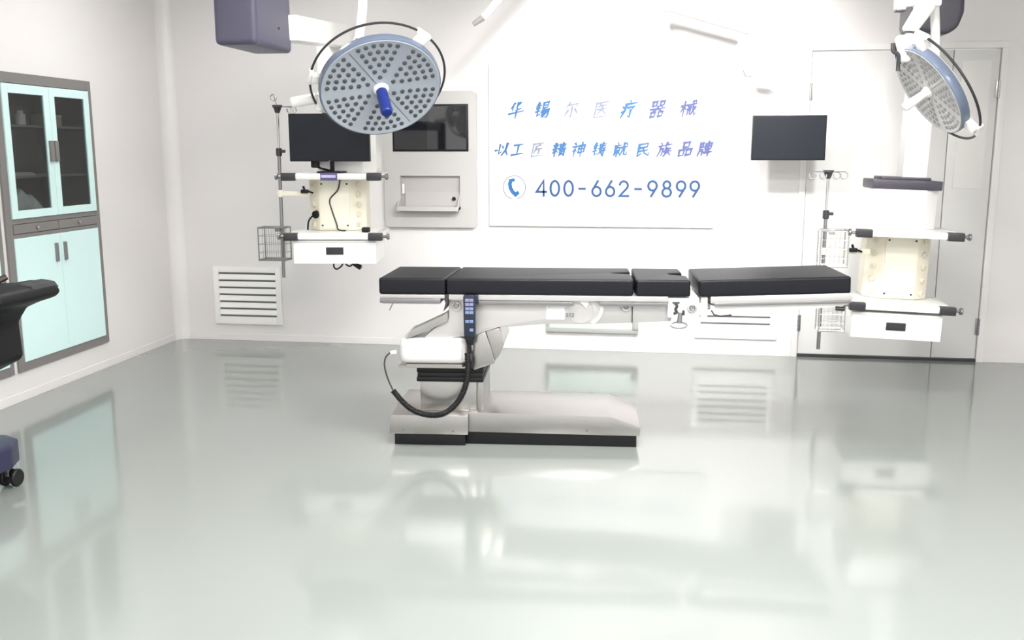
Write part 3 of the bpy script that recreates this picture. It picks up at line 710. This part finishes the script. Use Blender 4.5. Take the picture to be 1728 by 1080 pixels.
# ------------------------------------------------------------------ ceiling pendants
def rail_end(b, x, y, z, s, L=.085):
    b.box((min(x, x+s*L), y-.02, z-.024), (max(x, x+s*L), y+.03, z+.022), .006)
def pendant(side, x0, x1, zc1, zc2, label, geo):
    """shelf unit: x0..x1 shelf span, zc1 lower shelf height, zc2 upper shelf height (world)"""
    g = geo; t = thing('ceiling_pendant', label, 'ceiling pendant', g['root'])
    O = g['root']; tilt = g['tilt']
    cx = (x0+x1)/2
    # every piece is built level and then turned by the small lean of the unit
    K = Matrix.Translation((cx, 5.5, zc1)) @ Matrix.Rotation(tilt, 4, 'Y') @ Matrix.Rotation(g['turn'], 4, 'Z') @ Matrix.Translation((-cx, -5.5, -zc1))
    Kx = lambda b: [setattr(v, 'co', (K @ (v.co+Vector(O)))-Vector(O)) for v in b.bm.verts]
    def P(name, b, m_, par=t, sm=True, label=None):
        Kx(b); return obj(name, b, m_, par, sm, label)
    # column and top box
    bx0, bx1 = g['box']
    P('column', B(O).box((g['col'][0], 5.70, g['ztop']), (g['col'][1], 5.86, g['zarm']), .012), WHITE)
    P('top_cap', B(O).prism([(bx0-.004, 5.62), (bx1+.004, 5.62), (bx1+.004, 5.93), (bx0-.004, 5.93)], 'z', g['ztop']-.052, g['ztop'], .008)
      .prism([(bx0+.05, 5.66), (bx1-.05, 5.66), (bx1-.05, 5.90), (bx0+.05, 5.90)], 'z', g['ztop']-.003, g['ztop']+.016, .006), MAUVE)
    P('upper_housing', B(O).prism([(bx0, 5.62), (bx1-.075, 5.62), (bx1, 5.69), (bx1, 5.92), (bx0, 5.92)], 'z', zc2+.018, g['ztop']-.052, .004), WHITE)
    a, b_, c, d = g['body']
    hz = P('service_head', B(O).prism([(a, 5.75), (b_, 5.68), (c, 5.68), (d, 5.75), (d, 5.92), (a, 5.92)], 'z', zc1+.02, zc2-.018, .004), CREAM)
    P('front_panel', B(O).box((b_+.006, 5.672, zc1+.03), (c-.006, 5.682, zc2-.03), .002), mat('cream_plate', (.86, .82, .70), .4, noise=.01), hz)
    for x in (b_+.02, c-.02):
        for z in (zc1+.05, zc2-.05): P('screw', B(O).cyl((x, 5.672, z), (x, 5.668, z), .006, n=10), DARK, hz)
    # sockets down both chamfered faces
    zz = zc1+.055
    nS = 5; st = (zc2-zc1-.11)/(nS-1)
    for i in range(nS):
        for (p, q) in (((a, 5.75), (b_, 5.68)), ((c, 5.68), (d, 5.75))):
            mx_, my_ = (p[0]+q[0])/2, (p[1]+q[1])/2
            dx, dy = q[0]-p[0], q[1]-p[1]; l = math.hypot(dx, dy); nx_, ny_ = dy/l, -dx/l
            z = zz+i*st
            sb = B(O).cyl((mx_, my_, z), (mx_+nx_*.014, my_+ny_*.014, z), .017, n=18, bev=.003)
            sk = P('gas_socket', sb, mat('socket_ivory', (.74, .68, .54), .4, noise=.03), hz)
            P('socket_core', B(O).cyl((mx_+nx_*.012, my_+ny_*.012, z), (mx_+nx_*.017, my_+ny_*.017, z), .007, n=12), GREYW, sk)
    # shelves
    for z, dr_ in ((zc2, False), (zc1, True)):
        sx0, sx1 = (x0, x1)
        s = P('shelf', B(O).box((sx0+.02, 5.45, z-.018), (sx1-.02, 5.90, z+.018), .007), WHITE)
        for sg, xx in ((-1, sx0), (1, sx1)):
            rr = B(O); rail_end(rr, xx-sg*.085, 5.455, z, sg); P('corner_bumper', rr, DARK, s)
            P('edge_strip', B(O).box((min(xx-sg*.045, xx-sg*.02), 5.55, z+.012), (max(xx-sg*.045, xx-sg*.02), 5.84, z+.022), .003), GREYW, s)
            P('rail_knob', B(O).cyl((xx, 5.47, z), (xx+sg*.024, 5.47, z), .008, n=12).cyl((xx+sg*.022, 5.47, z), (xx+sg*.040, 5.47, z), .019, n=16, bev=.004), RAILG, s)
        if dr_:
            dx0, dx1, dz0, dz1 = g['drawer']
            dw = P('drawer', B(O).box((dx0, 5.475, dz0), (dx1, 5.88, dz1), .004), WHITE)
            hx, hz_ = g['handle']
            P('drawer_handle', B(O).box((hx-.052, 5.468, hz_-.022), (hx+.052, 5.477, hz_+.022), .003).box((hx-.046, 5.466, hz_+.010), (hx+.046, 5.470, hz_+.018)), DARK, dw)
            P('drawer_gap', B(O).box((dx0+.004, 5.4735, dz1-.014), (dx1-.004, 5.476, dz1-.011)), GREYW, dw, False)
    return t, O, K, P
gL = dict(root=(-1.89, 5.78, ZC), tilt=0.0, turn=math.radians(8), box=(-2.00, -1.655), col=(-2.00, -1.80), ztop=1.60, zarm=2.02, body=(-2.085, -2.014, -1.818, -1.735), drawer=(-2.135, -1.640, .728, .868), handle=(-1.886, .805))
tp, OL, KL, PL = pendant('L', -2.185, -1.595, .892, 1.246, 'white ceiling pendant carrying the monitor, between the vent and grey panel', gL)
# mauve bearing and arm of the left pendant
b = B(OL).prism([(-1.93, 4.10), (-1.735, 4.10), (-1.735, 4.53), (-1.93, 4.53)], 'z', 1.856, 2.30, .028, seg=4)
obj('arm_bearing', b, LILAC, tp)
obj('bearing_screw', B(OL).cyl((-1.737, 4.37, 1.955), (-1.732, 4.37, 1.955), .006, n=10), DARK, tp)
b = B(OL)
A0, A1 = Vector((-1.775, 4.49, 1.972)), Vector((-1.89, 5.80, 2.075))
dA = (A1-A0); MM = Matrix.Translation(A0) @ dA.to_track_quat('Y', 'Z').to_matrix().to_4x4()
b.box((-.075, 0, -.060), (.085, dA.length+.06, .060), .012, M=MM)
obj('arm', b, WHITE, tp)
b = B(OL).cyl((-1.77, 4.26, 2.28), (-1.77, 4.26, ZC), .085, n=28, bev=.006).cyl((-1.77, 4.26, ZC-.05), (-1.77, 4.26, ZC), .17, n=32, bev=.008)
obj('ceiling_tube', b, WHITE, tp)
gR = dict(root=(1.37, 5.78, ZC), tilt=math.radians(1.8), turn=math.radians(-1.5), box=(1.192, 1.556), col=(1.357, 1.49), ztop=1.232, zarm=2.05, body=(1.210, 1.298, 1.484, 1.562), drawer=(1.119, 1.598, .355, .500), handle=(1.356, .428))
tq, OR, KR, PR = pendant('R', 1.095, 1.655, .535, .942, 'white ceiling pendant with mauve cap, in front of the grey double door', gR)
b = B(OR).prism([(1.345, 2.05), (1.40, 2.02), (1.53, 2.005), (1.585, 2.04), (1.612, 2.12), (1.605, 2.34), (1.345, 2.34)], 'y', 5.56, 5.86, .03, seg=4)
obj('arm_bearing', b, MAUVE, tq)
b = B(OR).cyl((1.48, 5.72, 2.3), (1.48, 5.72, ZC), .08, n=28, bev=.006).cyl((1.48, 5.72, ZC-.05), (1.48, 5.72, ZC), .16, n=32, bev=.008)
obj('ceiling_tube', b, WHITE, tq)
b = B(OR).prism([(1.345, 1.90), (1.50, 1.90), (1.50, 2.02), (1.345, 2.02)], 'y', 5.64, 5.92, .012)
obj('arm', b, GREYW, tq)  # grey of this short block paints the shade below the bearing
# model print on the right drawer
b = B(OR); digits(b, '------', [1.545+.006*i for i in range(6)], .478, .008, .003, 5.474)
PR('drawer_print', b, GREYW, tq, False)
# sticker on the upper shelf of the left pendant
b = B(OL).box((-1.945, 5.440, 1.224), (-1.845, 5.4495, 1.268), .001)
st_ = obj('sticker', b, mat('sticker_violet', (.10, .08, .22), .4, noise=.05), tp, False)
obj('sticker_print', B(OL).box((-1.94, 5.438, 1.240), (-1.85, 5.4405, 1.256)), mat('sticker_lilac', (.55, .52, .78), .4, noise=.2, nscale=30), st_, False)

# IV pole arms and IV poles
def iv_pole(xb, zb, xt, zt, y, xarm, zarm, label, hooks):
    t = thing('iv_pole', label, 'infusion pole', (xb, y, zb)); O = (xb, y, zb)
    zm = zt-(zt-zb)*.26 if zt > 1.5 else zt-(zt-zb)*.235
    xm = xb+(xt-xb)*(zm-zb)/(zt-zb)
    obj('lower_tube', B(O).cyl((xb, y, zb), (xm, y, zm), .0105, n=14), RAILG, t)
    obj('upper_tube', B(O).cyl((xm, y, zm), (xt, y, zt-.03), .0075, n=12), CHROME, t)
    obj('clamp_collar', B(O).cyl((xm, y, zm-.022), (xm, y, zm+.026), .018, n=16, bev=.004).box((xm+.008, y-.012, zm-.002), (xm+.040, y+.008, zm+.016), .004), DARK, t)
    obj('hook_hub', B(O).lathe([(0, -.035), (.013, -.035), (.024, -.004), (.030, .0), (.030, .012), (0, .014)], Matrix.Translation((xt, y, zt)), 20), DARK, t)
    for dx, dy, up in hooks:
        p = Vector((xt, y, zt+.002)); e = Vector((xt+dx, y+dy, zt+.002))
        pts = [p, p.lerp(e, .6), e]
        rr = .019
        ux = 1 if dx > 0 else -1
        if up: 
            pts = [p, Vector((xt-.010, y, zt+.035)), Vector((xt-.022, y, zt+.075))]; e = pts[-1]
        for k in range(1, 11):
            a = PI/2 - k/10*PI*1.65
            pts.append(e+Vector((ux*rr*math.cos(a), 0, rr*math.sin(a)-rr)))
        obj('hook', B(O).tube(pts, .0035, n=6, smooth=2), CHROME, t)
    obj('support_arm', B(O).box((min(xm*0+xb+.0, xarm), y-.012, zarm-.012), (max(xb, xarm), y+.016, zarm+.016), .003).cyl((xb+(xt-xb)*(zarm-zb)/(zt-zb), y, zarm-.02), (xb+(xt-xb)*(zarm-zb)/(zt-zb), y, zarm+.022), .020, n=16, bev=.003), CREAM, t)
    return t, O
iv_pole(-2.260, .621, -2.256, 1.655, 5.60, -2.075, 1.137, 'grey infusion pole hung beside the monitor pendant, left of it', [(.10, 0, False), (.06, .05, False), (-.0, .0, True)])
iv_pole(.963, .264, .965, 1.275, 5.60, 1.215, .832, 'grey infusion pole with four hooks hung beside the door pendant', [(-.085, 0, False), (.085, 0, False), (-.035, -.04, False), (.04, -.04, False)])
obj_k = None
def basket(x0, x1, y0, y1, z0, z1, label, m_, m2, wr=.0012):
    cx, cy = (x0+x1)/2, (y0+y1)/2
    t = thing('wire_basket', label, 'wire basket', (cx, cy, z0)); O = (cx, cy, z0)
    def loop(z, r, ins=0): return B(O).tube([(x0+ins, y0+ins, z), (x1-ins, y0+ins, z), (x1-ins, y1-ins, z), (x0+ins, y1-ins, z)], r, n=6, closed=True)
    rim = loop(z1, .0045)
    obj('rim', rim, m_, t)
    obj('bottom_rim', loop(z0+.006, .0065, .004), m2, t)
    w = B(O)
    nx = 6
    for i in range(nx+1):
        x = x0+(x1-x0)*i/nx
        r = .004 if i in (0, nx) else wr
        for y in (y0, y1): w.cyl((x, y, z0), (x, y, z1), r, n=6)
        w.cyl((x, y0, z0+.003), (x, y1, z0+.003), .0016, n=6)
    for k in range(1, 4):
        z = z0+(z1-z0)*k/4
        w.tube([(x0, y0, z), (x1, y0, z), (x1, y1, z), (x0, y1, z)], wr, n=5, closed=True)
    for y in (y0, (y0+y1)/2, y1): w.cyl((x0, y, z0+.004), (x1, y, z0+.004), .0016, n=6)
    obj('wire_mesh', w, m_, t)
    obj('pole_hook', B(O).box((cx-.016, y0-.012 if False else y1-.004, z1-.03), (cx+.016, y1+.012, z1), .002), m_, t)
basket(-2.362, -2.196, 5.475, 5.575, .737, .938, 'grey wire basket hooked on the left infusion pole', RAILG, RAILG)
basket(.925, 1.072, 5.475, 5.575, .752, .958, 'upper of two wire baskets on the right infusion pole', CHROME, WHITE, .0007)
basket(.938, 1.078, 5.475, 5.575, .388, .590, 'lower of two wire baskets on the right infusion pole', CHROME, WHITE, .0007)

# monitors
t = thing('monitor', 'black flat monitor standing on the left pendant upper shelf', 'monitor', (-1.91, 5.60, 1.264)); O = (-1.91, 5.60, 1.264)
obj('screen_housing', B(O).box((-2.156, 5.512, 1.333), (-1.664, 5.545, 1.613), .004), BLACK, t)
obj('screen', B(O).box((-2.150, 5.510, 1.341), (-1.670, 5.5125, 1.607)), SCREEN, t, False)
obj('screen_mark', B(O).box((-1.916, 5.509, 1.3345), (-1.902, 5.5125, 1.3385)), RAILG, t, False)
obj('stand_neck', B(O).box((-1.918, 5.540, 1.275), (-1.894, 5.558, 1.50), .003), BLACK, t)
obj('stand_base', B(O).box((-1.985, 5.49, 1.265), (-1.835, 5.605, 1.276), .005), BLACK, t)
b = B(O).tube([(-2.01, 5.575, 1.45), (-2.035, 5.58, 1.325), (-2.01, 5.58, 1.30), (-1.96, 5.58, 1.285), (-1.93, 5.58, 1.278)], .006, smooth=5).box((-2.045, 5.56, 1.295), (-2.00, 5.60, 1.345), .008)
obj('cable', b, BLACK, t)
t = thing('monitor', 'black flat monitor on a hanging arm right of the sign', 'monitor', (.826, 6.22, 2.1)); O = (.826, 6.22, 2.1)
b = B(O).box((.598, 6.20, 1.335), (1.044, 6.235, 1.610), .004)
obj('screen_housing', b, BLACK, t)
obj('screen', B(O).box((.604, 6.198, 1.342), (1.038, 6.2005, 1.603)), SCREEN, t, False)
b = B(O).cyl((.555, 6.26, 1.93), (.555, 6.26, 2.10), .014, n=14)
b.cyl((.555, 6.26, 1.885), (.555, 6.26, 1.94), .030, .024, n=20, bev=.006)
obj('drop_tube', b, WHITE, t)
obj('arm_joint', B(O).prism([(.525, 1.90), (.560, 1.905), (.590, 1.87), (.590, 1.85), (.545, 1.85)], 'y', 6.235, 6.285, .005), mat('joint_grey', (.38, .37, .36), .4, noise=.03), t)
b = B(O).tube([(.565, 6.26, 1.90), (.70, 6.27, 1.89), (.81, 6.27, 1.84), (.82, 6.26, 1.60)], .018, n=12, smooth=5)
b.box((.76, 6.233, 1.42), (.88, 6.262, 1.54), .004).cyl((.82, 6.258, 1.61), (.82, 6.258, 1.46), .016, n=12)
obj('yoke', b, WHITE, t)
b = B(O); A0, A1 = Vector((.04, 6.2, 2.27)), Vector((.575, 6.26, 2.115)); dA = A1-A0
MM = Matrix.Translation(A0) @ dA.to_track_quat('Y', 'Z').to_matrix().to_4x4()
b.box((-.03, 0, -.02), (.03, dA.length, .055), .012, M=MM)
obj('spring_arm', b, WHITE, t)
b = B(O).cyl((.04, 6.2, 2.24), (.04, 6.2, ZC), .03, n=18).cyl((.04, 6.2, ZC-.04), (.04, 6.2, ZC), .1, n=24, bev=.006)
obj('ceiling_tube', b, WHITE, t)
# slim ceiling arm with grey tip
t = thing('ceiling_boom', 'slim white boom with grey tip hanging down near the top of the sign', 'ceiling boom', (-.62, 5.75, ZC)); O = (-.62, 5.75, ZC)
obj('arm', B(O).cyl((-1.015, 5.72, 2.165), (-.62, 5.75, 2.60), .022, n=14).cyl((-.62, 5.75, 2.58), (-.62, 5.75, ZC), .03, n=16), WHITE, t)
obj('tip', B(O).cyl((-1.075, 5.715, 2.125), (-1.015, 5.72, 2.165), .014, .020, n=14, bev=.003), mat('joint_grey', (.38, .37, .36)), t)
# cables of the left pendant
def cable(name, pts, r, label, m_=BLACK, extra=None):
    O = pts[0]; b = B(O).tube(pts, r, n=8, smooth=6)
    if extra: extra(b)
    o = obj(name, b, m_); o.location = O
    return tag(o, label, 'cable')
cable('power_cable', [(-1.900, 5.664, 1.225), (-1.915, 5.662, 1.16), (-1.968, 5.662, 1.10), (-1.955, 5.662, 1.03), (-1.930, 5.662, .955), (-1.915, 5.65, .918), (-1.86, 5.62, .915)], .0045, 'thin dark cable running down the cream panel of the left pendant', DARK)
cable('power_cable', [(-2.065, 5.67, 1.008), (-2.085, 5.655, .995), (-2.105, 5.65, .965), (-2.112, 5.65, .915)], .0055, 'short black cable with round plug at the left side of the cream panel', BLACK,
      lambda b: b.cyl((-2.055, 5.690, 1.012), (-2.066, 5.655, 1.006), .024, n=18, bev=.004))
cable('power_cable', [(-1.93, 5.60, .735), (-1.925, 5.57, .700), (-1.90, 5.55, .686), (-1.872, 5.56, .705), (-1.862, 5.58, .732), (-1.845, 5.57, .712), (-1.815, 5.55, .705), (-1.79, 5.54, .722), (-1.765, 5.53, .716)], .005, 'black cable loops with a plug dangling under the left drawer', BLACK,
      lambda b: b.cyl((-1.79, 5.54, .722), (-1.742, 5.53, .700), .012, .016, n=14, bev=.003))
b = B().box((-.024, -.02, 0), (.024, .02, .030), .010)
o = obj('small_black_box', b, BLACK); o.location = (-1.718, 5.58, .911); tag(o, 'small rounded black device on the lower shelf, right end', 'device')
def valve(x, y, z, label):
    b = B().box((-.022, -.015, -.012), (.022, .012, .010), .004).cyl((0, -.005, .008), (-.008, -.005, .030), .007, n=10).cyl((.02, 0, 0), (.05, .01, -.012), .006, n=10)
    o = obj('clamp_knob', b, BLACK); o.location = (x, y, z); return tag(o, label, 'clamp')
valve(-2.092, 5.572, 1.155, 'black screw clamp on the left infusion pole arm')
valve(1.118, 5.572, .845, 'black screw clamp on the right infusion pole arm')

for o in list(COL.objects):
    g = {'surgical_lamp': 'surgical lamps', 'ceiling_pendant': 'ceiling pendants', 'iv_pole': 'infusion poles beside the pendants', 'wire_basket': 'wire baskets on the infusion poles', 'monitor': 'flat monitors', 'air_vent': 'louvred vents on the back wall', 'added_spotlight': 'added unseen spotlights', 'wall_cabinet': 'cabinets in the left wall', 'power_cable': 'cables on the left pendant', 'clamp_knob': 'screw clamps on the pole arms'}.get(o.name.split('.')[0])
    if g and o.parent is None: o['group'] = g

# ------------------------------------------------------------------ chair at the left edge
t = thing('treatment_chair', 'black upholstered treatment chair with navy wheeled base at the left edge', 'chair', (-3.0, 3.32, 0)); O = (-3.0, 3.32, 0)
ol = [(-2.663, .862), (-2.583, .866), (-2.515, .878), (-2.462, .877), (-2.41, .865), (-2.388, .835), (-2.41, .812), (-2.484, .789), (-2.545, .763), (-2.589, .702), (-2.582, .560), (-2.598, .540), (-2.703, .489), (-2.95, .44), (-3.2, .45), (-3.2, .55), (-2.9, .60), (-2.86, .86)]
obj('upholstery', B(O).prism(ol, 'y', 3.18, 3.55, .016, seg=3), CHAIRL, t)
obj('armrest_pad', B(O).prism([(-2.50, .872), (-2.475, .882), (-2.418, .874), (-2.40, .850), (-2.43, .858), (-2.48, .868)], 'y', 3.40, 3.552, .003), DARK, t)
b = B(O).tube([(-2.625, 3.54, .888), (-2.66, 3.50, .868), (-2.72, 3.48, .862), (-2.80, 3.46, .87)], .014, smooth=4)
obj('strap', b, mat('brown_strap', (.03, .02, .018), .5, noise=.05), t)
obj('pedestal', B(O).cyl((-3.0, 3.32, .18), (-3.0, 3.32, .47), .06, n=24), STEEL, t)
obj('base_cover', B(O).prism([(-3.30, 2.98), (-2.70, 2.98), (-2.615, 3.10), (-2.600, 3.44), (-2.640, 3.54), (-2.72, 3.58), (-3.30, 3.58)], 'z', .098, .200, .016, seg=3).prism([(-3.22, 3.06), (-2.80, 3.06), (-2.70, 3.16), (-2.70, 3.44), (-2.78, 3.50), (-3.22, 3.50)], 'z', .19, .248, .02, seg=3), NAVY, t)
for x, y in ((-2.660, 3.50), (-2.68, 3.06), (-3.24, 3.50), (-3.24, 3.06)):
    cs = obj('caster', B(O).box((x-.012, y-.028, .05), (x+.012, y+.028, .105), .004).cyl((x-.03, y, .038), (x+.03, y, .038), .008, n=10), CHROME, t)
    for sg in (-1, 1):
        obj('wheel', B(O).cyl((x+sg*.016, y, .038), (x+sg*.036, y, .038), .038, n=24, bev=.005), BLACK, cs)
